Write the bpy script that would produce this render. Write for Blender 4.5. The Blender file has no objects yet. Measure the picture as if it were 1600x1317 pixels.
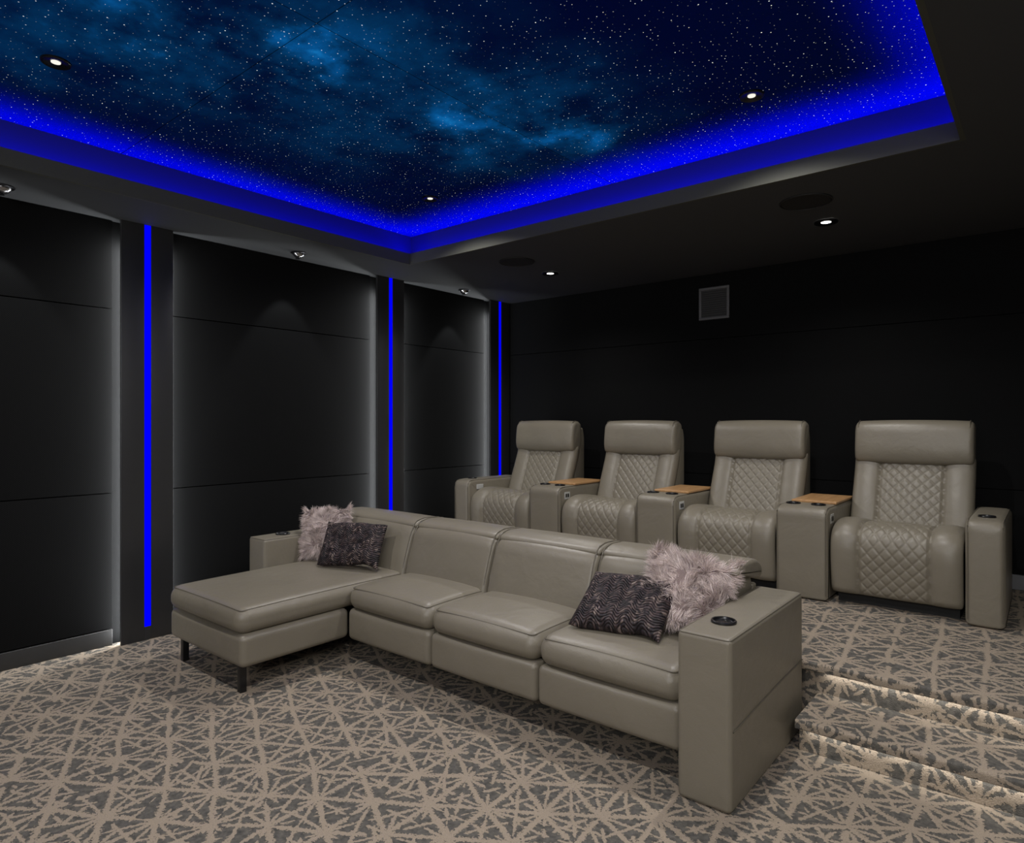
import bpy, math, random
from mathutils import Vector, Matrix, noise
random.seed(7)
scene = bpy.context.scene
scene.view_settings.view_transform = 'Standard'
COL = scene.collection
pi = math.pi

# ------------------------------------------------------------------ materials
class NT:
    def __init__(s, name):
        s.m = bpy.data.materials.new(name); s.m.use_nodes = True
        s.t = s.m.node_tree; s.n = s.t.nodes; s.l = s.t.links
        s.b = s.n['Principled BSDF']; s.out = s.n['Material Output']
    def new(s, typ, **kw):
        n = s.n.new(typ)
        for k, v in kw.items(): setattr(n, k, v)
        return n
    def put(s, sock, v):
        if isinstance(v, bpy.types.NodeSocket): s.l.new(v, sock)
        else: sock.default_value = v
    def m_(s, op, a, b=0.0, c=None, clamp=False):
        n = s.new('ShaderNodeMath', operation=op); n.use_clamp = clamp
        s.put(n.inputs[0], a); s.put(n.inputs[1], b)
        if c is not None: s.put(n.inputs[2], c)
        return n.outputs[0]
    def v_(s, op, a, b=(0, 0, 0), scale=None):
        n = s.new('ShaderNodeVectorMath', operation=op)
        s.put(n.inputs[0], a)
        if op != 'SCALE': s.put(n.inputs[1], b)
        if scale is not None: s.put(n.inputs['Scale'], scale)
        return n.outputs['Value'] if op in ('DISTANCE', 'DOT_PRODUCT', 'LENGTH') else n.outputs[0]
    def pos(s): return s.new('ShaderNodeNewGeometry').outputs['Position']
    def obj(s): return s.new('ShaderNodeTexCoord').outputs['Object']
    def noise(s, vec, scale, detail=2.0, rough=.5, col=False):
        n = s.new('ShaderNodeTexNoise'); s.put(n.inputs['Vector'], vec)
        n.inputs['Scale'].default_value = scale; n.inputs['Detail'].default_value = detail
        n.inputs['Roughness'].default_value = rough
        return n.outputs['Color'] if col else n.outputs['Fac']
    def vor(s, vec, scale, dims='3D'):
        n = s.new('ShaderNodeTexVoronoi'); n.voronoi_dimensions = dims
        s.put(n.inputs['Vector'], vec); n.inputs['Scale'].default_value = scale
        return n
    def mix(s, f, a, b):
        n = s.new('ShaderNodeMix'); n.data_type = 'RGBA'
        s.put(n.inputs[0], f); s.put(n.inputs[6], a); s.put(n.inputs[7], b)
        return n.outputs[2]
    def sep(s, v):
        n = s.new('ShaderNodeSeparateXYZ'); s.put(n.inputs[0], v); return n.outputs
    def bump(s, h, strength, dist=.002, prev=None):
        n = s.new('ShaderNodeBump'); n.inputs['Strength'].default_value = strength
        n.inputs['Distance'].default_value = dist
        s.put(n.inputs['Height'], h)
        if prev: s.l.new(prev, n.inputs['Normal'])
        s.l.new(n.outputs[0], s.b.inputs['Normal']); return n.outputs[0]
    def set(s, **kw):
        names = {'color': 'Base Color', 'rough': 'Roughness', 'metal': 'Metallic', 'spec': 'Specular IOR Level',
                 'ecol': 'Emission Color', 'estr': 'Emission Strength', 'coat': 'Coat Weight', 'sheen': 'Sheen Weight'}
        for k, v in kw.items(): s.put(s.b.inputs[names[k]], v)
        return s
def C(r, g, b): return (r, g, b, 1)
def srgb(r, g, b):
    f = lambda c: (c/255/12.92) if c/255 <= .04045 else ((c/255+.055)/1.055)**2.4
    return (f(r), f(g), f(b), 1)

def simple(name, col, rough=.5, var=.12, scale=30, bs=.1, **kw):
    t = NT(name); nz = t.noise(t.obj(), scale, 3)
    dark = tuple(c*(1-var) for c in col[:3])+(1,); lite = tuple(c*(1+var) for c in col[:3])+(1,)
    t.set(color=t.mix(nz, dark, lite), rough=rough, **kw)
    if bs: t.bump(nz, bs, .001)
    return t.m
def emis(name, col, strength):
    t = NT(name); t.set(color=C(.0, .0, .0), ecol=col, estr=strength, rough=1, spec=0.0); return t.m

def leather(name, base):
    t = NT(name); p = t.obj()
    v = t.vor(p, 260).outputs['Distance']; n1 = t.noise(p, 5, 4); n2 = t.noise(p, 120, 3)
    dark = tuple(c*.92 for c in base[:3])+(1,); lite = tuple(c*1.08 for c in base[:3])+(1,)
    t.set(color=t.mix(n1, dark, lite), rough=t.m_('MULTIPLY_ADD', n2, .12, .34), spec=.52)
    w = t.noise(t.v_('ADD', p, t.v_('SCALE', t.noise(p, 3, 2, .5, True), scale=.4)), 7.5, 3, .5)
    b1 = t.bump(w, .34, .014)
    h = t.m_('ADD', t.m_('MULTIPLY', v, .7), t.m_('MULTIPLY', n2, .5))
    t.bump(h, .26, .0016, b1); return t.m
M_LEA = leather('taupe_leather', C(.200, .177, .136))
M_WELT = simple('leather_welt', C(.132, .116, .088), .45, .1, 200)
M_BLACK = simple('black_plastic', C(.008, .008, .009), .28, .1, 50, .02)
M_BLACKM = simple('black_matte', C(.01, .01, .01), .7, .1, 50)
M_METAL = simple('dark_metal', C(.05, .05, .055), .3, .1, 60, .02, metal=.9)
M_CHROME = simple('brushed_chrome', C(.35, .35, .36), .25, .05, 60, .02, metal=1.0)
M_WHITEP = simple('white_plastic', C(.5, .5, .48), .4, .05)
M_SOFFIT = simple('charcoal_ceiling_paint', C(.046, .049, .053), .75, .05, 80, .05)
M_LIP = simple('charcoal_lip_paint', C(.062, .064, .048), .7, .05, 80, .05)
M_RECESS = simple('blue_lit_recess', C(.008, .009, .048), .8, .05, 80, .05)  # charcoal recess walls with the cove's blue glow put into their colour
M_BASEB = simple('grey_baseboard', C(.16, .16, .17), .45, .05, 30, .03)
M_BASED = simple('dark_baseboard', C(.026, .026, .026), .45, .05, 30, .03)
M_PIL = simple('satin_black_panel', C(.025, .025, .026), .36, .08, 20, .02)
M_BLUE = emis('blue_led', C(0, 0, 1), 1.15)
M_WHITE = emis('white_lamp', C(1, .97, .9), 6)
M_WHITE2 = emis('small_white_lamp', C(1, .95, .85), 1.0)
M_WARM = emis('step_led', C(1, .97, .92), 3)
M_GRILLE = simple('dark_grille', C(.012, .012, .012), .85, .2, 400, .3)
M_VENT = simple('vent_grey', C(.12, .12, .125), .5, .05)
M_VENTD = simple('vent_dark', C(.045, .045, .045), .6, .05)

def fabric_wall():
    t = NT('black_acoustic_fabric'); p = t.pos()
    x, y, z = t.sep(p)
    a = t.m_('SINE', t.m_('MULTIPLY', t.m_('ADD', x, y), 2*pi/.012)); b = t.m_('SINE', t.m_('MULTIPLY', z, 2*pi/.012))
    w = t.m_('MULTIPLY_ADD', t.m_('MULTIPLY', a, b), .5, .5)
    n = t.noise(p, 3, 3)
    base = t.mix(w, C(.0028, .0029, .0031), C(.0092, .0094, .0096))
    t.set(color=t.mix(t.m_('MULTIPLY', n, .25), base, C(.0035, .0035, .0035)), rough=.9, spec=.08)
    t.bump(w, .3, .001); return t.m
M_FAB = fabric_wall()

def carpet():
    t = NT('patterned_carpet'); p = t.pos()
    x, y, z = t.sep(p)
    cx = t.new('ShaderNodeCombineXYZ'); t.put(cx.inputs[0], x); t.put(cx.inputs[1], t.m_('ADD', y, t.m_('MULTIPLY', z, -1.0)))
    q = cx.outputs[0]
    def warp(q, scale, amt, det=2):
        c = t.noise(q, scale, det, .5, True)
        return t.v_('ADD', q, t.v_('SCALE', t.v_('SUBTRACT', c, (.5, .5, .5)), scale=amt))
    w1 = warp(q, 1.5, .10, 1); w2 = warp(w1, 9, .010, 1)
    jag = t.noise(q, 90, 2, .7)      # brushed ragged edge
    m = None
    fam = [(4, .188, .0, .0118, .36), (34, .1085, .0, .0074, .47), (64, .188, .0, .0118, .36), (94, .1085, .0, .0074, .47),
           (124, .188, .0, .0118, .36), (154, .1085, .0, .0074, .47), (49, .25, .33, .0078, .50), (109, .27, .61, .0078, .50)]
    for k, (an, s, of, wd, br) in enumerate(fam):
        ang = math.radians(an)
        wk = t.v_('ADD', w2, t.v_('SCALE', t.v_('SUBTRACT', t.noise(t.v_('ADD', q, (k*3.7, k*5.1, 0)), 5, 1, .5, True), (.5, .5, .5)), scale=.020))
        d = t.v_('DOT_PRODUCT', wk, (math.cos(ang)/s, math.sin(ang)/s, 0))
        f = t.m_('ABSOLUTE', t.m_('SUBTRACT', t.m_('FRACT', t.m_('ADD', d, 500.5+of)), .5))
        f = t.m_('MULTIPLY', f, s)
        off = t.v_('ADD', q, (k*13.1, k*7.7, 0))
        nm = t.noise(off, 10, 1)
        wid = t.m_('MULTIPLY', wd, t.m_('MULTIPLY_ADD', t.m_('SUBTRACT', nm, br), 12, .55, clamp=True))
        wid = t.m_('MULTIPLY', wid, t.m_('MULTIPLY_ADD', jag, 4.0, -.92))
        sm = t.m_('MULTIPLY_ADD', t.m_('SUBTRACT', wid, f), 380, .5, clamp=True)
        sm = t.m_('MULTIPLY', sm, t.m_('GREATER_THAN', wid, .002))
        m = sm if m is None else t.m_('MAXIMUM', m, sm)
    pile = t.noise(p, 260, 2); pl = t.noise(p, 45, 3)
    line = t.mix(pile, srgb(122, 110, 96), srgb(187, 172, 154))
    grd = t.mix(t.m_('MULTIPLY_ADD', pl, 1.8, -.4, clamp=True), srgb(73, 72, 70), srgb(126, 121, 113))
    grd = t.mix(t.m_('MULTIPLY', pile, .5), grd, srgb(63, 62, 60))
    t.set(color=t.mix(m, grd, line), rough=.95, spec=.1)
    t.bump(t.m_('ADD', t.m_('MULTIPLY', m, 1.0), t.m_('MULTIPLY', pile, .8)), .6, .007); return t.m
M_CARPET = carpet()

def starry():
    t = NT('star_ceiling_print'); p = t.pos()
    x, y, z = t.sep(p)
    cx = t.new('ShaderNodeCombineXYZ'); t.put(cx.inputs[0], x); t.put(cx.inputs[1], y); q = cx.outputs[0]
    wv = t.v_('ADD', q, t.v_('SCALE', t.v_('SUBTRACT', t.noise(q, 2.4, 6, .62, True), (.5, .5, .5)), scale=.6))
    tot = None
    for bx, by, r, s in [(-2.50, 1.62, .24, .60), (-2.75, 1.10, .34, .34), (-2.46, 2.45, .30, .48), (-2.05, 2.93, .36, .62),
                         (-2.10, 1.80, .7, .20), (-2.4, 2.3, 1.1, .36), (-2.7, 1.1, 1.0, .42), (-3.2, 2.2, 1.1, .22), (-2.1, 2.8, .9, .34), (-3.3, .9, .9, .28)]:
        d = t.v_('DISTANCE', wv, (bx, by, 0))
        b = t.m_('SUBTRACT', 1.0, t.m_('DIVIDE', d, r), clamp=True)
        b = t.m_('MULTIPLY', t.m_('SMOOTH_MIN', b, .7, .3), s)
        tot = b if tot is None else t.m_('ADD', tot, b)
    cl = t.m_('MULTIPLY_ADD', t.noise(q, 2.0, 6, .6), 3.6, -1.32, clamp=True)
    v = t.m_('MULTIPLY', tot, t.m_('MULTIPLY_ADD', cl, 1.0, .20))
    r = t.new('ShaderNodeValToRGB'); t.put(r.inputs[0], v); e = r.color_ramp.elements
    e[0].position = 0; e[0].color = C(.0004, .0013, .004)
    e[1].position = 1; e[1].color = C(.010, .23, .60)
    for ps, c in [(.15, C(.0006, .0060, .017)), (.38, C(.001, .026, .072)), (.65, C(.002, .080, .25))]:
        k = e.new(ps); k.color = c
    nb = r.outputs[0]
    def stars(scale, rad, pw):
        vn = t.vor(q, scale, '2D'); rn = t.sep(vn.outputs['Color'])
        th = t.m_('MULTIPLY', t.m_('POWER', rn[0], pw), rad*scale)
        return t.m_('MULTIPLY', t.m_('MULTIPLY_ADD', t.m_('SUBTRACT', th, vn.outputs['Distance']), 26, 0, clamp=True), t.m_('MULTIPLY_ADD', t.m_('POWER', rn[1], 2.4), 1.1, .12))
    st = t.m_('ADD', stars(33, .0031, 1.4), stars(7.5, .0042, 1.6))
    seam = t.m_('MAXIMUM', t.m_('LESS_THAN', t.m_('ABSOLUTE', t.m_('ADD', x, 2.25)), .0020), t.m_('LESS_THAN', t.m_('ABSOLUTE', t.m_('SUBTRACT', y, 1.51)), .0020))
    em = t.v_('ADD', nb, t.v_('SCALE', (.94, .97, 1), scale=st))
    em = t.v_('SCALE', em, scale=t.m_('SUBTRACT', 1.0, t.m_('MULTIPLY', seam, .75)))
    t.set(color=t.mix(seam, C(.0, .004, .135), C(.001, .001, .03)), rough=.9, spec=.0, ecol=em, estr=1.0)
    t.m.cycles.emission_sampling = 'NONE'
    return t.m
M_STAR = starry()

def wood():
    t = NT('oak_tray'); p = t.obj(); sc = t.v_('MULTIPLY', p, (14, 1.5, 14))
    n = t.noise(sc, 3, 5, .6)
    t.set(color=t.mix(n, srgb(138, 98, 60), srgb(205, 162, 112)), rough=.42); t.bump(n, .1, .001); return t.m
M_WOOD = wood()

def knit():
    t = NT('coarse_woven_knit'); p = t.obj()
    pw = t.v_('ADD', p, t.v_('SCALE', t.v_('SUBTRACT', t.noise(p, 9, 2, .5, True), (.5, .5, .5)), scale=.04))
    x, y, z = t.sep(pw)
    wav = t.m_('MULTIPLY', t.m_('SINE', t.m_('MULTIPLY', x, 75)), .012)
    yy = t.m_('ADD', y, wav)
    row = t.m_('FRACT', t.m_('MULTIPLY_ADD', yy, 75, 100)); ridge = t.m_('SINE', t.m_('MULTIPLY', row, pi))
    cm = t.new('ShaderNodeCombineXYZ'); t.put(cm.inputs[0], t.m_('MULTIPLY', x, 90)); t.put(cm.inputs[1], t.m_('MULTIPLY', yy, 75))
    vn = t.vor(cm.outputs[0], 1.0, '2D'); rn = t.sep(vn.outputs['Color'])
    big = t.noise(p, 14, 3, .6)
    v = t.m_('ADD', t.m_('MULTIPLY', rn[0], .60), t.m_('MULTIPLY', big, .55))
    r = t.new('ShaderNodeValToRGB'); t.put(r.inputs[0], v); e = r.color_ramp.elements
    e[0].position = .25; e[0].color = srgb(30, 25, 28); e[1].position = .98; e[1].color = srgb(168, 150, 142)
    for ps, c in [(.50, srgb(46, 38, 42)), (.64, srgb(84, 68, 68)), (.74, srgb(56, 48, 54)), (.84, srgb(108, 92, 88))]:
        k = e.new(ps); k.color = c
    t.set(color=t.mix(t.m_('MULTIPLY_ADD', ridge, .65, .28), srgb(14, 12, 13), r.outputs[0]), rough=.6, spec=.35)
    t.bump(t.m_('ADD', ridge, t.m_('MULTIPLY', big, 2.5)), .9, .007); return t.m
M_KNIT = knit()
def furm():
    t = NT('pale_fur'); p = t.obj(); n = t.noise(p, 14, 4, .7); g = t.new('ShaderNodeNewGeometry')
    rr = g.outputs['Random Per Island']
    c = t.mix(rr, srgb(184, 166, 162), srgb(250, 236, 231)); c = t.mix(t.m_('MULTIPLY_ADD', n, 2.0, -.80, clamp=True), c, srgb(146, 128, 125))
    t.set(color=c, rough=.55, spec=.3, sheen=.2); return t.m
M_FUR = furm()
M_FURB = simple('fur_backing', srgb(124, 108, 105), .9, .2, 30)

# ------------------------------------------------------------------ objects
def thing(name, loc, label, cat, group=None):
    o = bpy.data.objects.new(name, None); o.location = loc; o.empty_display_size = .1
    COL.objects.link(o); o['label'] = label; o['category'] = cat
    if group: o['group'] = group
    return o
def mk(name, vf, mat, parent=None, kind=None, label=None, cat=None, group=None, smooth=True, origin=None, angle=40):
    V, F = vf
    off = Vector((0, 0, 0))
    q = parent
    while q: off += Vector(q.location); q = q.parent
    if not parent and origin: off = Vector(origin)
    me = bpy.data.meshes.new(name)
    me.from_pydata([tuple(Vector(v)-off) for v in V], [], F); me.update()
    import bmesh
    bm = bmesh.new(); bm.from_mesh(me); bmesh.ops.recalc_face_normals(bm, faces=bm.faces); bm.to_mesh(me); bm.free()
    if smooth:
        me.shade_smooth()
        try: me.set_sharp_from_angle(angle=math.radians(angle))
        except Exception: pass
    me.materials.append(mat)
    o = bpy.data.objects.new(name, me); COL.objects.link(o)
    if parent: o.parent = parent
    elif origin: o.location = origin
    if kind: o['kind'] = kind
    if label: o['label'] = label
    if cat: o['category'] = cat
    if group: o['group'] = group
    return o
def join(*vfs):
    V = []; F = []
    for v, f in vfs:
        b = len(V); V += list(v); F += [tuple(i+b for i in q) for q in f]
    return V, F
def box(x0, x1, y0, y1, z0, z1):
    V = [(x, y, z) for x in (x0, x1) for y in (y0, y1) for z in (z0, z1)]
    F = [(0, 1, 3, 2), (4, 6, 7, 5), (0, 4, 5, 1), (2, 3, 7, 6), (0, 2, 6, 4), (1, 5, 7, 3)]
    return V, F
def rbox(x0, x1, y0, y1, z0, z1, r, n=6, fn=None, m=4):
    c = ((x0+x1)/2, (y0+y1)/2, (z0+z1)/2); h = ((x1-x0)/2, (y1-y0)/2, (z1-z0)/2)
    r = min(r, min(h)*.98)
    ax = []
    for k in range(3):
        i = h[k]-r; L = [-(i+r*math.tan(pi/4*(1-j/m))) for j in range(m)]
        L += [-i+2*i*j/n for j in range(n+1)]; L += [i+r*math.tan(pi/4*(j+1)/m) for j in range(m)]; ax.append(L)
    V = []; F = []; key = {}
    def vid(p):
        inner = [max(-(h[k]-r), min(h[k]-r, p[k])) for k in range(3)]
        d = Vector([p[k]-inner[k] for k in range(3)]); d.normalize()
        w = [inner[k]+d[k]*r for k in range(3)]
        kk = tuple(round(a, 6) for a in w)
        if kk not in key:
            if fn: w = fn(w[0]/h[0], w[1]/h[1], w[2]/h[2], w)
            key[kk] = len(V); V.append((w[0]+c[0], w[1]+c[1], w[2]+c[2]))
        return key[kk]
    for a in range(3):
        u, v = (a+1) % 3, (a+2) % 3
        for sg in (-1, 1):
            for i in range(len(ax[u])-1):
                for j in range(len(ax[v])-1):
                    q = []
                    for (ii, jj) in ((i, j), (i+1, j), (i+1, j+1), (i, j+1)):
                        p = [0, 0, 0]; p[a] = sg*h[a]; p[u] = ax[u][ii]; p[v] = ax[v][jj]; q.append(vid(p))
                    q2 = []
                    for e in q:
                        if e not in q2: q2.append(e)
                    if len(q2) >= 3: F.append(tuple(q2 if sg > 0 else q2[::-1]))
    return V, F
def crown(top=0, front=0, side=0):
    def fn(a, b, c, w):
        fa, fb, fc = 1-min(1, a*a), 1-min(1, b*b), 1-min(1, c*c)
        w = list(w)
        if c > 0: w[2] += top*fa**.6*fb**.6*min(1, c*1.2)
        if b < 0: w[1] -= front*fa**.6*fc**.6*min(1, -b*1.2)
        w[0] += side*(1 if a > 0 else -1)*fb**.6*fc**.6*min(1, abs(a)*1.0)
        return w
    return fn
def roundpoly(pts, seg=5):
    out = []; n = len(pts)
    for i, (a, b, r) in enumerate(pts):
        p = Vector((a, b)); pr = Vector(pts[i-1][:2]); nx = Vector(pts[(i+1) % n][:2])
        if r <= 0: out.append(p); continue
        d1 = (pr-p); d2 = (nx-p); r1 = min(r, d1.length*.49); r2 = min(r, d2.length*.49)
        s = p+d1.normalized()*r1; e = p+d2.normalized()*r2
        for j in range(seg+1):
            t = j/seg; out.append(s*(1-t)**2+p*2*t*(1-t)+e*t*t)
    return out
def rextrude(prof, x0, x1, r, nx=8, bulge=0, axis='x', m=4):
    """closed 2-D profile extruded along an axis with rounded ends"""
    n = len(prof); area = sum(prof[i].x*prof[(i+1) % n].y-prof[(i+1) % n].x*prof[i].y for i in range(n))
    if area < 0: prof = prof[::-1]
    nor = []
    for i in range(n):
        t = (prof[(i+1) % n]-prof[i-1]); nn = Vector((t.y, -t.x)); nor.append(nn.normalized() if nn.length > 1e-9 else Vector((0, 0)))
    st = [(x0+r*(1-math.cos(j/m*pi/2)), r*(1-math.sin(j/m*pi/2))) for j in range(m)]
    st += [(x0+r+(x1-x0-2*r)*j/nx, 0) for j in range(nx+1)]
    st += [(x1-r*(1-math.cos(j/m*pi/2)), r*(1-math.sin(j/m*pi/2))) for j in range(m-1, -1, -1)]
    V = []; F = []
    for (x, ins) in st:
        u = (x-x0)/(x1-x0)*2-1; bl = bulge*(1-u*u)**.6 if abs(u) < 1 else 0
        for i in range(n):
            q = prof[i]-nor[i]*(ins-bl)
            V.append((x, q.x, q.y) if axis == 'x' else ((q.x, x, q.y) if axis == 'y' else (q.x, q.y, x)))
    S = len(st)
    for k in range(S-1):
        for i in range(n):
            j = (i+1) % n; F.append((k*n+i, k*n+j, (k+1)*n+j, (k+1)*n+i))
    F.append(tuple(range(n))[::-1]); F.append(tuple((S-1)*n+i for i in range(n)))
    return V, F
def tube(pts, r, closed=False, seg=6):
    pts = [Vector(p) for p in pts]; n = len(pts); V = []; F = []
    for i, p in enumerate(pts):
        a = pts[i-1] if (i > 0 or closed) else p; b = pts[(i+1) % n] if (i < n-1 or closed) else p
        t = (b-a).normalized(); u = t.cross(Vector((.13, .27, .95))).normalized(); w = t.cross(u)
        for k in range(seg):
            an = 2*pi*k/seg; V.append(tuple(p+(u*math.cos(an)+w*math.sin(an))*r))
    for i in range(n if closed else n-1):
        j = (i+1) % n
        for k in range(seg):
            l = (k+1) % seg; F.append((i*seg+k, i*seg+l, j*seg+l, j*seg+k))
    return V, F
def lathe(prof, cx, cy, seg=32):
    V = []; F = []; n = len(prof)
    for i in range(seg):
        a = 2*pi*i/seg
        for r, z in prof: V.append((cx+r*math.cos(a), cy+r*math.sin(a), z))
    for i in range(seg):
        j = (i+1) % seg
        for k in range(n-1): F.append((i*n+k, j*n+k, j*n+k+1, i*n+k+1))
    return V, F
def disc(cx, cy, z, r, h=.003, seg=32):
    V, F = lathe([(r, z), (r, z+h)], cx, cy, seg)
    F.append(tuple(2*i for i in range(seg))); F.append(tuple(2*i+1 for i in range(seg))[::-1])
    return V, F
def catmull(P, n):
    P = [Vector(p) for p in P]; Q = [P[0]*2-P[1]]+P+[P[-1]*2-P[-2]]; out = []
    for i in range(1, len(Q)-2):
        for j in range(24):
            t = j/24; a, b, c, d = Q[i-1:i+3]
            out.append(.5*((2*b)+(c-a)*t+(2*a-5*b+4*c-d)*t*t+(3*b-a-3*c+d)*t**3))
    out.append(P[-1])
    L = [0]
    for i in range(1, len(out)): L.append(L[-1]+(out[i]-out[i-1]).length)
    res = []; k = 0
    for i in range(n+1):
        s = L[-1]*i/n
        while k < len(L)-2 and L[k+1] < s: k += 1
        f = (s-L[k])/max(1e-9, L[k+1]-L[k]); res.append((out[k].lerp(out[k+1], min(1, f)), s))
    return res, L[-1]
def padded(path, w, T, Tb, disp, ns, xc=None, rr=.05, q=20, nc=56, nb=10, wf=None, cx=0, cy=0, cz=0):
    pts, L = catmull(path, ns); V = []; F = []
    if xc: c = xc/w; ts = [-c+2*c*i/nc for i in range(nc+1)]; side = [c+(.9-c)*i/nb for i in range(1, nb+1)]
    else: ts = [-.9+1.8*i/nc for i in range(nc+1)]; side = []
    side = side+[.925, .95, .97, .985, .995]
    ts = [-s for s in side[::-1]]+ts+side
    back = [.9, .5, 0, -.5, -.9]
    ring = None
    for i, (p, s) in enumerate(pts):
        a = pts[max(0, i-1)][0]; b = pts[min(ns, i+1)][0]; t = (b-a).normalized(); nn = Vector((t.y, -t.x))
        d = min(s, L-s); e = math.sqrt(max(0, 1-(1-min(d/rr, 1))**2)); e = max(e, .03)
        ww = (w*(wf(s/L) if wf else 1))-rr*.30*(1-e)
        row = [(-ww, 0)]
        for tt in ts:
            pr = (1-abs(tt)**q)**.5; row.append((ww*tt, e*pr*(T+disp(s, w*tt, L))))
        row.append((ww, 0))
        for tt in back: row.append((ww*tt, -Tb*e*(1-abs(tt)**q)**.5))
        for x, o in row: V.append((cx+x, cy+p.x+nn.x*o, cz+p.y+nn.y*o))
        ring = len(row)
    for i in range(ns):
        for k in range(ring):
            l = (k+1) % ring; F.append((i*ring+k, i*ring+l, (i+1)*ring+l, (i+1)*ring+k))
    F.append(tuple(range(ring))[::-1]); F.append(tuple(ns*ring+k for k in range(ring)))
    return V, F

# ------------------------------------------------------------------ room
XL, XR, YB, YF = -4.70, 1.25, 5.58, -3.0
ZC, ZS = 2.755, 3.03
PZ = .316
def S(name, vf, mat, smooth=False): return mk(name, vf, mat, kind='structure', smooth=smooth)
S('floor', box(XL-.2, XR+.2, YF-.2, YB+.2, -.1, 0), M_CARPET)
S('wall_left', box(XL-.2, XL-.03, YF, YB+.2, 0, 3.2), M_FAB)
S('wall_right', box(XR, XR+.15, YF, YB, 0, 3.2), M_FAB)
S('wall_front', box(XL-.2, XR+.15, YF-.15, YF, 0, 3.2), M_FAB)
g = .003
bw = [box(XL-.03, XR, YB+.02, YB+.2, 0, 3.2)]
for z0, z1 in ((PZ+.1, .986), (.986, 2.18), (2.18, ZC)):
    bw.append(box(XL-.03, XR, YB, YB+.02, z0+g, z1-g))
S('wall_back', join(*bw), M_FAB)
nose = lambda x0, x1, y0, y1, z: rextrude(roundpoly([(y0, z-.040, .008), (y0, z, .014), (y1, z, 0), (y1, z-.040, 0)]), x0, x1, .001, 2)
S('floor_platform', join(box(XL-.03, XR, 3.34, YB+.02, .002, PZ-.040), nose(XL-.03, XR, 3.27, YB+.02, PZ)), M_CARPET, True)
S('floor_step', join(box(-.86, XR, 3.04, 3.34, .002, .158-.040), nose(-.86, XR, 2.97, 3.339, .158)), M_CARPET, True)
S('trim_1', box(-.84, XR-.02, 3.318, 3.328, PZ-.046, PZ-.0405), M_WARM)
S('trim_2', box(-.84, XR-.02, 3.018, 3.028, .158-.046, .158-.0405), M_WARM)
S('baseboard_back', rbox(XL, XR, YB-.018, YB+.01, PZ, PZ+.1, .004, 2), M_BASEB)

pil = [(1.652, 1.977), (3.732, 4.046), (5.256, 5.575), (-.45, -.125), (-2.5, -2.18)]
spans = [(-.125, 1.652), (1.977, 3.732), (4.046, 5.256), (-2.18, -.45)]
ti = 3
for (a, b) in spans:
    parts = []
    for z0, z1 in ((.108, .986), (.986, 2.18), (2.18, ZC)):
        parts.append(rbox(XL-.03, XL, a+.028, b-.028, z0+g, z1-g, .003, 2, m=2))
    S('trim_%d' % ti, join(*parts), M_FAB, True); ti += 1
    S('baseboard_left.%03d' % ti, rbox(XL-.03, XL+.004, a+.028, b-.028, 0, .104, .003, 2, m=2), M_BASED, True)
for (a, b) in pil:
    c = (a+b)/2
    S('trim_%d' % ti, join(rbox(XL+.045, XL+.065, a, c-.021, 0, ZC, .002, 2, m=2), rbox(XL+.045, XL+.065, c+.021, b, 0, ZC, .002, 2, m=2),
                           box(XL+.045, XL+.065, c-.021, c+.021, 0, .088), box(XL-.03, XL+.045, a+.06, b-.06, 0, ZC)), M_PIL, True); ti += 1
    S('trim_%d' % ti, box(XL+.046, XL+.060, c-.0205, c+.0205, .088, ZC), M_BLUE); ti += 1

lx0, lx1, ly0, ly1 = -4.116, -.325, -1.6, 3.655
tr = .12
S('ceiling', join(
    box(XL-.2, lx0, YF-.1, YB+.2, ZC, ZC+.045), box(lx1, XR+.15, YF-.1, YB+.2, ZC, ZC+.045),
    box(lx0, lx1, ly1, YB+.2, ZC, ZC+.045), box(lx0, lx1, YF-.1, ly0, ZC, ZC+.045)), M_SOFFIT)
S('ceiling_recess', join(
    box(lx0-tr-.05, lx0-tr, ly0-tr, ly1+tr, ZC+.045, ZS), box(lx1+tr, lx1+tr+.05, ly0-tr, ly1+tr, ZC+.045, ZS),
    box(lx0-tr-.05, lx1+tr+.05, ly1+tr, ly1+tr+.05, ZC+.045, ZS), box(lx0-tr-.05, lx1+tr+.05, ly0-tr-.05, ly0-tr, ZC+.045, ZS)), M_RECESS)
lt = .02
S('trim_%d' % ti, join(box(lx0-lt, lx0+.001, ly0, ly1, ZC-.001, ZC+.09), box(lx1-.001, lx1+lt, ly0, ly1, ZC-.001, ZC+.09),
                       box(lx0-lt, lx1+lt, ly1-.001, ly1+lt, ZC-.001, ZC+.09), box(lx0-lt, lx1+lt, ly0-lt, ly0+.001, ZC-.001, ZC+.09)), M_LIP); ti += 1
S('ceiling_star_panel', box(lx0-tr-.05, lx1+tr+.05, ly0-tr-.05, ly1+tr+.05, ZS, ZS+.04), M_STAR)

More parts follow.
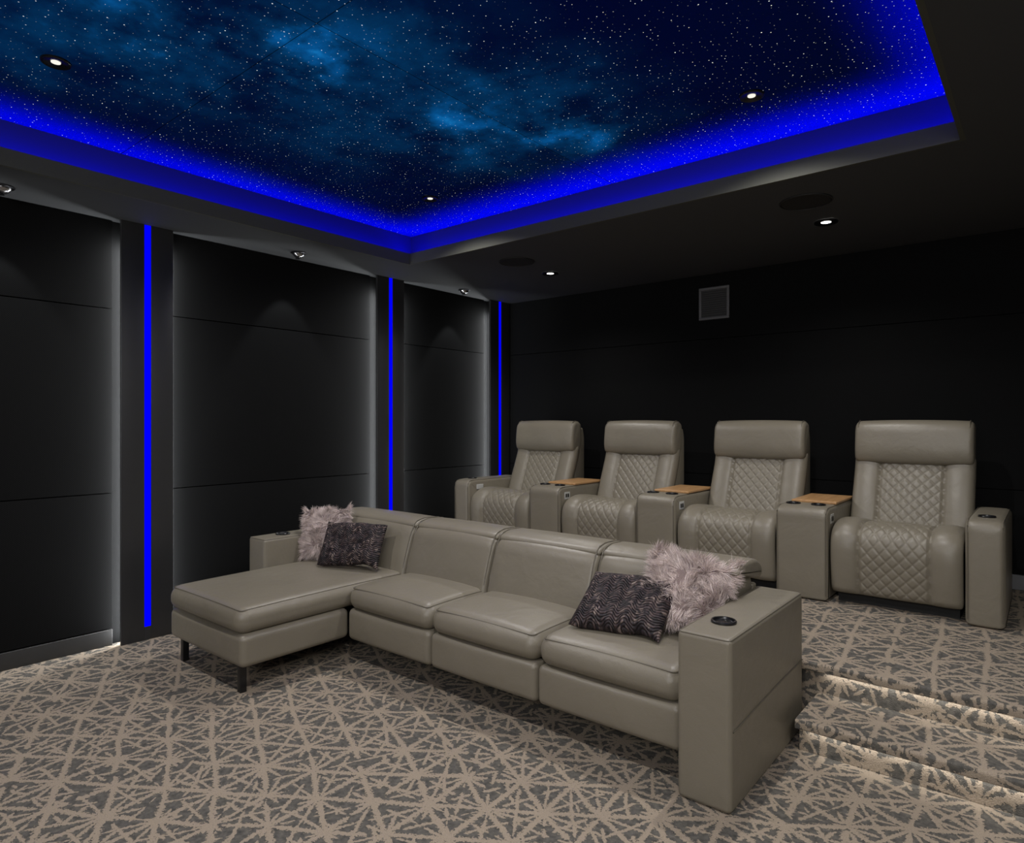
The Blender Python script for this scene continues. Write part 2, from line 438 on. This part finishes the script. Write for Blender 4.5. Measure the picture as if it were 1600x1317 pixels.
# ------------------------------------------------------------------ lights
def area(name, loc, d, long_axis, sx, sy, power, col=(1, 1, 1), spread=pi):
    L = bpy.data.lights.new(name, 'AREA'); L.shape = 'RECTANGLE'; L.size = sx; L.size_y = sy
    L.energy = power; L.color = col; L.spread = spread
    o = bpy.data.objects.new(name, L); COL.objects.link(o)
    z = -Vector(d).normalized(); x = Vector(long_axis); x = (x-z*x.dot(z)).normalized(); y = z.cross(x)
    m = Matrix((x, y, z)).transposed().to_4x4(); m.translation = loc; o.matrix_world = m
    return o
def spot(name, loc, d, ang, power, rad=.04, col=(1, .97, .93), blend=.8):
    L = bpy.data.lights.new(name, 'SPOT'); L.energy = power; L.spot_size = math.radians(ang); L.spot_blend = blend
    L.shadow_soft_size = rad; L.color = col
    o = bpy.data.objects.new(name, L); COL.objects.link(o); o.location = loc
    o.rotation_euler = Vector(d).to_track_quat('-Z', 'Y').to_euler(); return o
BL = (0.0, 0.0, 1.0)
zl = ZC+.06; mx = (lx0+lx1)/2; my = (ly0+ly1)/2
BP = 28; SPR = math.radians(150)
area('cove_light', (lx0-.07, my, zl), (.02, 0, 1), (0, 1, 0), ly1-ly0+.1, .03, BP*1.05, BL, SPR)
area('cove_light', (lx1+.07, my, zl), (-.10, 0, 1), (0, 1, 0), ly1-ly0+.1, .03, BP*1.15, BL, SPR)
area('cove_light', (mx, ly1+.07, zl), (0, -.22, 1), (1, 0, 0), lx1-lx0+.1, .03, BP*1.2, BL)
area('cove_light', (mx, ly0-.07, zl), (0, .25, 1), (1, 0, 0), lx1-lx0+.1, .03, BP, BL)
for (a, b) in pil[:4]:
    for y, s in ((a+.045, -1), (b-.045, 1)):
        if y > 5.5: continue
        area('panel_wash_light', (XL+.025, y, 1.32), (-.9, s, 0), (0, 0, 1), 2.58, .025, 17, (.97, .99, 1.0))
area('step_light', (.2, 3.322, PZ-.05), (0, .25, -1), (1, 0, 0), 2.05, .01, .8, (1, .98, .94), math.radians(130))
area('step_light', (.2, 3.022, .158-.05), (0, .25, -1), (1, 0, 0), 2.05, .01, .8, (1, .98, .94), math.radians(130))

# ------------------------------------------------------------------ fixtures
def downlight(x, y, z, r, power, star):
    grp = 'star ceiling downlights' if star else 'soffit downlights'
    lab = 'small round black recessed downlight in starry ceiling panel' if star else 'round white recessed downlight in charcoal soffit'
    e = thing('recessed_downlight', (x, y, z), lab, 'downlight', grp)
    mk('trim_ring', lathe([(r, z-.001), (r, z-.008), (r*.93, z-.011), (r*.72, z-.010), (r*.30, z-.003)], x, y, 36), M_BLACK if star else M_METAL, e)
    mk('lens', disc(x, y, z-.006 if star else z-.005, r*(.32 if star else .7), .003), M_WHITE2 if star else M_WHITE, e)
    if power: spot('downlight_beam', (x, y, z-.06), (0, 0, -1), 150, power, .012)
DL = 82
for x, y in ((-3.37, .94), (-1.12, 3.18), (-3.39, 3.20), (-1.12, .94)): downlight(x, y, ZS, .058, DL, True)
for x, y in ((-3.40, 4.65), (-1.136, 4.60)): downlight(x, y, ZC, .072, 30, False)
for x, y in ((-3.365, 4.14), (-1.125, 4.10)):
    e = thing('ceiling_speaker', (x, y, ZC), 'round black in-ceiling speaker with mesh grille', 'speaker', 'in-ceiling speakers')
    mk('grille', disc(x, y, ZC-.006, .135, .005, 48), M_GRILLE, e)
    mk('rim', lathe([(.146, ZC-.001), (.146, ZC-.007), (.139, ZC-.009), (.136, ZC-.001)], x, y, 48), M_BLACKM, e)
for y in (1.0, 2.85, 4.70):
    x = -4.49
    e = thing('eyeball_spotlight', (x, y, ZC), 'small round eyeball spotlight on charcoal soffit beside wall', 'spotlight', 'eyeball spotlights')
    mk('trim_ring', lathe([(.058, ZC-.001), (.058, ZC-.006), (.05, ZC-.011), (.045, ZC-.008)], x, y, 32), M_METAL, e)
    prof = [(.044*math.cos(a), ZC-.004-.038*math.sin(a)) for a in [pi/2*i/8 for i in range(8)]]
    mk('eyeball', lathe(prof, x, y, 32), M_CHROME, e)
    mk('lens', disc(x-.004, y-.006, ZC-.048, .017, .006, 20), M_BLACK, e)
    spot('eyeball_beam', (x, y, ZC-.07), (-.10, 0, -1), 66, 12, .012, (.95, .98, 1), .35)
e = thing('wall_vent', (-2.29, YB, 2.49), 'square grey ventilation grille on black fabric wall', 'vent')
fx0, fx1, fz0, fz1, w_ = -2.43, -2.155, 2.35, 2.635, .022
mk('frame', join(rbox(fx0, fx1, YB-.014, YB, fz0, fz0+w_, .003, 1, m=2), rbox(fx0, fx1, YB-.014, YB, fz1-w_, fz1, .003, 1, m=2),
                 rbox(fx0, fx0+w_, YB-.0139, YB, fz0+w_, fz1-w_, .003, 1, m=2), rbox(fx1-w_, fx1, YB-.0139, YB, fz0+w_, fz1-w_, .003, 1, m=2)), M_VENT, e)
sl = [box(fx0+w_, fx1-w_, YB-.003, YB-.001, fz0+w_, fz1-w_)]
n = 12
for i in range(n):
    z = fz0+w_+.006+(fz1-fz0-2*w_-.012)*(i+.5)/n
    sl.append(([(fx0+w_, YB-.010, z-.007), (fx1-w_, YB-.010, z-.007), (fx1-w_, YB-.004, z+.006), (fx0+w_, YB-.004, z+.006)], [(0, 1, 2, 3)]))
mk('grille', join(*sl), M_VENTD, e, smooth=False)

# ------------------------------------------------------------------ sectional sofa
sofa = thing('sectional_sofa', (-2.62, 2.81, 0), 'long taupe leather sectional sofa with chaise and cup holders', 'sofa')
SX = [-4.12, -3.26, -2.547, -1.834, -1.12]
AF, AB = 2.357, 3.25
def edge_loop(x0, x1, y0, y1, z, ci):
    pts = roundpoly([(x0, y0, ci), (x1, y0, ci), (x1, y1, ci), (x0, y1, ci)], 6)
    res = []
    for i in range(len(pts)):
        a, b = pts[i], pts[(i+1) % len(pts)]; k = max(1, int((b-a).length/.04))
        for j in range(k): res.append(a.lerp(b, j/k))
    return [(p.x, p.y, z) for p in res]
def seatpad(x0, x1, y0, y1, z0, z1, r, top, front):
    body = rbox(x0, x1, y0, y1, z0, z1, r, 12, crown(top, front, .004), 6)
    k = r*(1-.60)
    lp = edge_loop(x0+k, x1-k, y0+k-front*.45, y1-k, z1-r*.20, .03)
    cx, cy, hx, hy = (x0+x1)/2, (y0+y1)/2, (x1-x0)/2, (y1-y0)/2
    lp = [(x, y, z+top*max(0, 1-((x-cx)/hx)**2)**.6*max(0, 1-((y-cy)/hy)**2)**.6) for x, y, z in lp]
    return body, tube(lp, .0036, True)
for i in (1, 2, 3):
    b, w = seatpad(SX[i]+.002, SX[i+1]-.002, 2.395, 2.93, .325, .462, .064, .030, .018)
    c = mk('seat_cushion', b, M_LEA, sofa); mk('welt', w, M_WELT, c)
    mk('footrest_panel', rbox(SX[i]+.003, SX[i+1]-.003, 2.398, 2.50, .145, .330, .03, 8, crown(0, .012, 0)), M_LEA, sofa)
b, w = seatpad(SX[0]+.004, SX[1]-.003, 1.725, 2.93, .322, .462, .062, .020, .012)
c = mk('chaise_cushion', b, M_LEA, sofa); mk('welt', w, M_WELT, c)
mk('chaise_base', rbox(SX[0]+.006, SX[1]-.002, 1.735, 2.42, .150, .326, .035, 10, crown(0, .008, .006)), M_LEA, sofa)
mk('frame', join(box(SX[0]+.03, SX[4]-.02, 2.52, 3.20, .16, .33), box(SX[0]+.05, SX[4]-.03, 2.85, 3.18, 0, .16)), M_BLACKM, sofa, smooth=False)
bp = roundpoly([(2.83, .40, .03), (2.855, .52, .08), (2.930, .735, .05), (2.99, .762, .05), (3.16, .75, .05), (3.21, .68, .04), (3.215, .40, .02)], 6)
hp = roundpoly([(2.950, .742, .02), (2.955, .772, .03), (3.03, .797, .04), (3.19, .790, .05), (3.262, .745, .05), (3.255, .690, .03), (3.19, .70, .03)], 6)
fpath = [Vector((a, b)) for a, b in ((2.852, .49), (2.862, .535), (2.880, .59), (2.902, .655), (2.922, .712), (2.940, .744), (2.952, .765), (2.975, .785), (3.03, .797), (3.10, .797), (3.18, .788))]
for i in range(4):
    x0, x1 = SX[i]+(.003 if i else 0), SX[i+1]-.003
    c = mk('back_cushion', rextrude(bp, x0, x1, .030, 12, .014), M_LEA, sofa)
    if i < 3: mk('welt', tube([(x1-.016, p.x, p.y) for p in fpath], .0034), M_WELT, c)
    if i > 0: mk('welt', tube([(x0+.016, p.x, p.y) for p in fpath], .0034), M_WELT, c)
    mk('headrest_roll', rextrude(hp, x0, x1+(.03 if i == 3 else 0), .018, 10, .004), M_LEA, sofa)
mk('back_panel', rbox(SX[0], SX[4], 3.205, 3.25, .10, .66, .012, 6), M_LEA, sofa)
for (x0, x1, out) in ((SX[4]+.002, -.905, 1), (-4.33, SX[0]-.002, -1)):
    a = mk('armrest', rbox(x0, x1, AF, AB, .002, .645, .020, 10, crown(.004, .004, .004), 5), M_LEA, sofa)
    mk('welt', tube(edge_loop(x0+.006, x1-.006, AF+.005, AB-.007, .641, .018), .0030, True), M_WELT, a)
    xo = x1+.002 if out > 0 else x0-.002
    mk('welt', tube([(xo+.0035*out*max(0, 1-(j/10-1)**2)**.6, AF+.015+(AB-AF-.03)*j/20, .305+.028*math.sin(pi/2*min(1, j/16))) for j in range(21)], .0032), M_WELT, a)
    cx = (x0+x1)/2; cy = AF+.20; zt = .650
    mk('cup_holder', join(lathe([(.050, zt-.004), (.050, zt+.005), (.047, zt+.008), (.041, zt+.007), (.039, zt+.001), (.038, zt-.001)], cx, cy, 36), disc(cx, cy, zt-.004, .039, .003, 36)), M_BLACK, sofa, label='round black cup holder')
for x, y in ((SX[0]+.06, 1.80), (SX[1]-.09, 1.785)):
    mk('leg', rbox(x-.018, x+.018, y-.018, y+.018, 0, .165, .003, 1, m=2), M_BLACK, sofa, label='square black metal leg')

# ------------------------------------------------------------------ recliners
RX = [-3.80, -2.775, -1.75, -.725]; RY = 4.41
base = thing('theater_recliner', (RX[0], RY, PZ), 'taupe leather theater recliner with diamond-quilted seat and back', 'recliner', 'row of theater recliners')
XC = .185; PX, PS = .068, .072
def quilt(s, x, px=PX, ps=PS):
    a = x/px+s/ps; b = x/px-s/ps
    A = abs(math.sin(pi*a)); B = abs(math.sin(pi*b))
    return .0072*(1-math.exp(-4.2*A))*(1-math.exp(-4.2*B))
def disp_seat(s, x, L):
    ax = abs(x)
    if ax < XC:
        ed = min(1, (XC-ax)/.018); return (quilt(s, x)-.002)*ed + .009*(1-(ax/XC)**2) - .007*(1-ed)
    u = (ax-XC)/(.345-XC); return .030*max(0, math.sin(pi*min(1, u*.92)))**.5-.007
def disp_back(s, x, L):
    ax = abs(x)
    if ax < XC:
        ed = min(1, (XC-ax)/.018); return (quilt(s, x)-.002)*ed + .007*(1-(ax/XC)**2) - .007*(1-ed)
    u = (ax-XC)/(.345-XC); return .029*max(0, math.sin(pi*min(1, u*.92)))**.42-.007
rx, ry, rz = RX[0], RY, PZ
seat_path = [(.66, .415), (.50, .435), (.30, .464), (.16, .473), (.06, .437), (.028, .36), (.036, .22), (.06, .07)]
def buttons(path, T, xc, ns=200, px=PX, ps=PS):
    """small covered buttons where the stitch lines cross"""
    pts, L = catmull(path, ns); out = []
    for i in range(1, int(L/ps*2)):
        s = i*ps/2
        if s < .04 or s > L-.05: continue
        idx = min(ns-1, int(s/L*ns)); p = pts[idx][0]; t = (pts[idx+1][0]-pts[max(0, idx-1)][0]).normalized(); nn = Vector((t.y, -t.x))
        for j in range(-8, 9):
            if (i+j) % 2: continue
            x = j*px/2
            if abs(x) > xc-.02: continue
            o = T+.001+.009*(1-(x/xc)**2)
            c = Vector((rx+x, ry+p.x+nn.x*o, rz+p.y+nn.y*o)); n3 = Vector((0, nn.x, nn.y)); u = Vector((1, 0, 0)); w = n3.cross(u)
            V = [tuple(c+n3*.0035)]+[tuple(c+n3*.001+(u*math.cos(a)+w*math.sin(a))*.0050) for a in [pi/3*q for q in range(6)]]
            out.append((V, [(0, 1+q, 1+(q+1) % 6) for q in range(6)]))
    return join(*out)
st_ = mk('seat', padded(seat_path, .345, .026, .05, disp_seat, 190, XC, .05, nc=84, cx=rx, cy=ry, cz=rz), M_LEA, base, angle=80)
mk('tufting_buttons', buttons(seat_path, .023, XC), M_LEA, base)['kind'] = 'stuff'
back_path = [(.765, .90), (.735, .80), (.69, .69), (.64, .57), (.60, .46), (.585, .40)]
mk('backrest', padded(back_path, .352, .047, .09, disp_back, 115, XC, .038, q=26, nc=84, cx=rx, cy=ry, cz=rz), M_LEA, base, angle=80)
def P2(l): return roundpoly([(a+ry, b+rz, r) for a, b, r in l], 6)
hpr = P2([(.676, .858, .03), (.655, .93, .06), (.677, 1.102, .05), (.74, 1.14, .05), (.83, 1.12, .05), (.83, .90, .04), (.76, .845, .03)])
c = mk('headrest', rextrude(hpr, rx-.345, rx+.345, .030, 16, .011), M_LEA, base)
for sx in (-1, 1):
    mk('welt', tube([(rx+sx*.322, ry+a, rz+b) for a, b in ((.677, .875), (.663, .93), (.666, .99), (.675, 1.06), (.684, 1.098), (.703, 1.128), (.74, 1.140), (.80, 1.132))], .003), M_WELT, c)
sp = P2([(.70, .10, .02), (.66, .45, .02), (.76, .80, .02), (.80, 1.06, .03), (.87, 1.085, .03), (.90, 1.0, .05), (.90, .30, .03), (.86, .10, .02)])
mk('back_shell', rextrude(sp, rx-.330, rx+.330, .02, 6), M_LEA, base)
mk('base', join(box(rx-.32, rx+.32, ry+.12, ry+.80, rz, rz+.12), box(rx-.33, rx+.33, ry+.10, ry+.70, rz+.12, rz+.36)), M_BLACKM, base, smooth=False)
def clone(src, loc):
    e = src.copy(); e.location = loc; COL.objects.link(e)
    for ch in list(src.children):
        k = ch.copy(); COL.objects.link(k); k.parent = e
        for gc in list(ch.children):
            h = gc.copy(); COL.objects.link(h); h.parent = k
    return e
chairs = [base]+[clone(base, (x, RY, PZ)) for x in RX[1:]]
def ring_holder(cx, cy, z, r=.043):
    return join(lathe([(r, z-.003), (r, z+.005), (r*.94, z+.008), (r*.8, z+.007), (r*.77, z+.001)], cx, cy, 32), disc(cx, cy, z-.003, r*.78, .004, 32))
def armprof(h, d=.76):
    return roundpoly([(RY, PZ+.01, .012), (RY-.012, PZ+h-.02, .05), (RY+.06, PZ+h, .06), (RY+d, PZ+h-.005, .05), (RY+d, PZ+.01, .02)], 6)
def armwelt(x, h, d=.70):
    path = [(RY-.006, PZ+.04), (RY-.009, PZ+h*.5), (RY-.011, PZ+h-.07), (RY-.004, PZ+h-.034), (RY+.018, PZ+h-.012), (RY+.05, PZ+h-.004), (RY+.3, PZ+h-.004), (RY+d, PZ+h-.006)]
    return tube([(x, a, b) for a, b in path], .0028)
for ch, x0, x1, si in ((chairs[0], -4.335, -4.150, -1), (chairs[3], -.372, -.19, 1)):
    a = mk('armrest', rextrude(armprof(.592), x0, x1, .03, 6, .004), M_LEA, ch)
    cx = (x0+x1)/2
    mk('cup_holder', ring_holder(cx, RY+.14, PZ+.596), M_BLACK, ch, label='round black cup holder')
    for wx in (x0+.012, x1-.012): mk('welt', armwelt(wx, .592), M_WELT, a)
    xi = x1 if si < 0 else x0
    mk('control_panel', rbox(xi-.006, xi+.006, RY+.10, RY+.19, PZ+.50, PZ+.545, .003, 1, m=2), M_WHITEP, ch, label='small white seat control panel')
chairs[0]['label'] = 'taupe leather quilted recliner with single armrest beside wall'
chairs[3]['label'] = 'taupe leather quilted recliner with end armrest beside open aisle'
CW = .1575
x0 = (RX[0]+RX[1])/2
con = thing('console_armrest', (x0, RY, PZ), 'taupe leather console between recliners with wooden tray and cup holders', 'console', 'recliner consoles')
a = mk('body', rextrude(armprof(.590, .74), x0-CW, x0+CW, .025, 8, .003), M_LEA, con)
for wx in (x0-CW+.010, x0+CW-.010): mk('welt', armwelt(wx, .590, .2), M_WELT, a)
zt = PZ+.594
mk('tray', rbox(x0-CW+.03, x0+CW-.002, RY+.23, RY+.70, zt-.004, zt+.014, .006, 4), M_WOOD, con, label='light oak wooden tray top')
for dx in (-.085, .07):
    mk('cup_holder', ring_holder(x0+dx, RY+.13, zt-.001, .045), M_BLACK, con, label='round black cup holder')
mk('control_panel', rbox(x0+CW-.006, x0+CW+.002, RY+.07, RY+.15, PZ+.485, PZ+.545, .003, 1, m=2), M_WHITEP, con, label='small white seat control panel')
for k in range(2):
    mk('control_button', rbox(x0+CW+.001, x0+CW+.004, RY+.085+k*.028, RY+.105+k*.028, PZ+.50, PZ+.53, .001, 1, m=2), M_BLACK, con)
for i in (1, 2): clone(con, ((RX[i]+RX[i+1])/2, RY, PZ))

# ------------------------------------------------------------------ pillows
def pillow_pt(u, v, sg, hx, hy, T, pin=.10, wk=.006):
    th = T*max(0, (1-u**4))**.55*max(0, (1-v**4))**.55
    x = hx*u*(1-pin*(1-v*v)*u*u); y = hy*v*(1-pin*(1-u*u)*v*v)
    wr = wk*noise.noise(Vector((u*2.3+hx*9, v*2.3, sg)))+wk*.6*noise.noise(Vector((u*5+hx*3, v*5, sg*2)))
    y += wk*1.2*noise.noise(Vector((u*1.8, v*.5, hx*20)))
    return Vector((x, y, sg*(th+wr*(1-u*u)*(1-v*v))))
def pillow_mesh(hx, hy, T, n=28, pin=.10, wk=.006):
    V = []; F = []; idx = {}
    for sg in (1, -1):
        for i in range(n+1):
            for j in range(n+1):
                edge = i in (0, n) or j in (0, n)
                if sg < 0 and edge: idx[(sg, i, j)] = idx[(1, i, j)]; continue
                u = math.sin(pi/2*(2*i/n-1)); v = math.sin(pi/2*(2*j/n-1))
                idx[(sg, i, j)] = len(V); V.append(tuple(pillow_pt(u, v, sg, hx, hy, T, pin, wk)))
        for i in range(n):
            for j in range(n):
                q = (idx[(sg, i, j)], idx[(sg, i+1, j)], idx[(sg, i+1, j+1)], idx[(sg, i, j+1)])
                F.append(q if sg > 0 else q[::-1])
    return V, F
def orient(o, loc, yaw, tilt, roll):
    m = Matrix.Rotation(math.radians(yaw), 4, 'Z') @ Matrix.Rotation(math.radians(tilt), 4, 'X') @ Matrix.Rotation(math.radians(roll), 4, 'Z')
    m.translation = loc; o.matrix_world = m
def dark(loc, yaw, tilt, roll, lab, hx=.215, hy=.155):
    o = mk('throw_pillow', pillow_mesh(hx, hy, .060, 40, pin=.05, wk=.022), M_KNIT, label=lab, cat='pillow', group='dark knit pillows', angle=80)
    orient(o, loc, yaw, tilt, roll)
def furry(loc, yaw, tilt, roll, lab, hx=.19, hy=.19, T=.06, N=18000, seed=1, LN=1.0):
    R = random.Random(seed); pin = .16
    o = mk('fur_pillow', pillow_mesh(hx, hy, T, 20, pin), M_FURB, label=lab, cat='pillow', group='fluffy fur pillows')
    V = []; F = []
    for k in range(N):
        u = R.uniform(-1, 1); v = R.uniform(-1, 1)
        if R.random() < .28:
            if R.random() < .5: u = math.copysign(1-abs(R.gauss(0, .04)), u)
            else: v = math.copysign(1-abs(R.gauss(0, .04)), v)
            u = max(-1, min(1, u)); v = max(-1, min(1, v))
        sg = 1 if R.random() < .72 else -1
        p = pillow_pt(u, v, sg, hx, hy, T, pin); e = .02
        a = pillow_pt(max(-1, u-e), v, sg, hx, hy, T, pin); b = pillow_pt(min(1, u+e), v, sg, hx, hy, T, pin)
        c = pillow_pt(u, max(-1, v-e), sg, hx, hy, T, pin); d = pillow_pt(u, min(1, v+e), sg, hx, hy, T, pin)
        nn = (b-a).cross(d-c)*sg
        if nn.length < 1e-9: continue
        nn.normalize()
        nn += Vector((u*abs(u)**5, v*abs(v)**5, 0))*1.2; nn.normalize()
        fl = noise.noise_vector(p*13+Vector((seed, 0, 0)))*1.9+noise.noise_vector(p*34)*1.2
        rad = Vector((p.x, p.y, 0))*2.4
        dr = (nn*.48+fl+rad+Vector((R.gauss(0, .07), R.gauss(0, .07), R.gauss(0, .07)))).normalized()
        if dr.dot(nn) < .1: dr = (dr+nn*.45).normalized()
        ln = R.uniform(.034, .076)*LN; d2 = (dr+Vector((0, -.25, 0))+fl*.25).normalized()
        side = dr.cross(Vector((R.gauss(0, 1), R.gauss(0, 1), R.gauss(0, 1)))).normalized()*.0010
        m1 = p+dr*ln*.45; m2 = m1+(dr+d2).normalized()*ln*.35; tip = m2+d2*ln*.3
        i0 = len(V)
        V += [tuple(p-side), tuple(p+side), tuple(m1-side), tuple(m1+side), tuple(m2-side*.7), tuple(m2+side*.7), tuple(tip)]
        F += [(i0, i0+1, i0+3, i0+2), (i0+2, i0+3, i0+5, i0+4), (i0+4, i0+5, i0+6)]
    me = bpy.data.meshes.new('fur'); me.from_pydata(V, [], F); me.materials.append(M_FUR); me.shade_smooth()
    f = bpy.data.objects.new('fur', me); COL.objects.link(f); f.parent = o; f['kind'] = 'stuff'
    orient(o, loc, yaw, tilt, roll)
dark((-3.60, 2.69, .632), 20, 64, 0, 'dark woven knit pillow leaning on fluffy pillow on chaise', .232, .150)
furry((-4.00, 2.76, .655), 26, 74, 4, 'fluffy pale pinkish fur pillow in chaise corner', .160, .165, seed=3, LN=.85)
dark((-1.540, 2.70, .598), 4, 36, 0, 'dark woven knit pillow leaning on fluffy pillow by armrest', .226, .166)
furry((-1.305, 2.86, .655), 16, 50, -8, 'fluffy pale pinkish fur pillow propped against armrest', .195, .18, seed=9)

# ------------------------------------------------------------------ added fill lights, out of view, no fixture in the room
area('fill_light', (-.3, -1.9, 2.55), (-.35, .9, -.75), (1, 0, 0), 2.6, 1.2, 104, (1, .985, .96))
area('fill_light', (.75, 2.0, 2.70), (-.25, .1, -1), (0, 1, 0), 2.6, .7, 34, (1, .985, .96))

w = bpy.data.worlds.new('room_air'); scene.world = w; w.use_nodes = True
w.node_tree.nodes['Background'].inputs[0].default_value = (.02, .02, .025, 1)

cam = bpy.data.cameras.new('camera'); cam.lens = 1022/1600*36; cam.sensor_width = 36; cam.clip_start = .02
co = bpy.data.objects.new('camera', cam); COL.objects.link(co)
co.location = (0, 0, 1.45); co.rotation_euler = (math.radians(90), 0, math.radians(39.52))
scene.camera = co
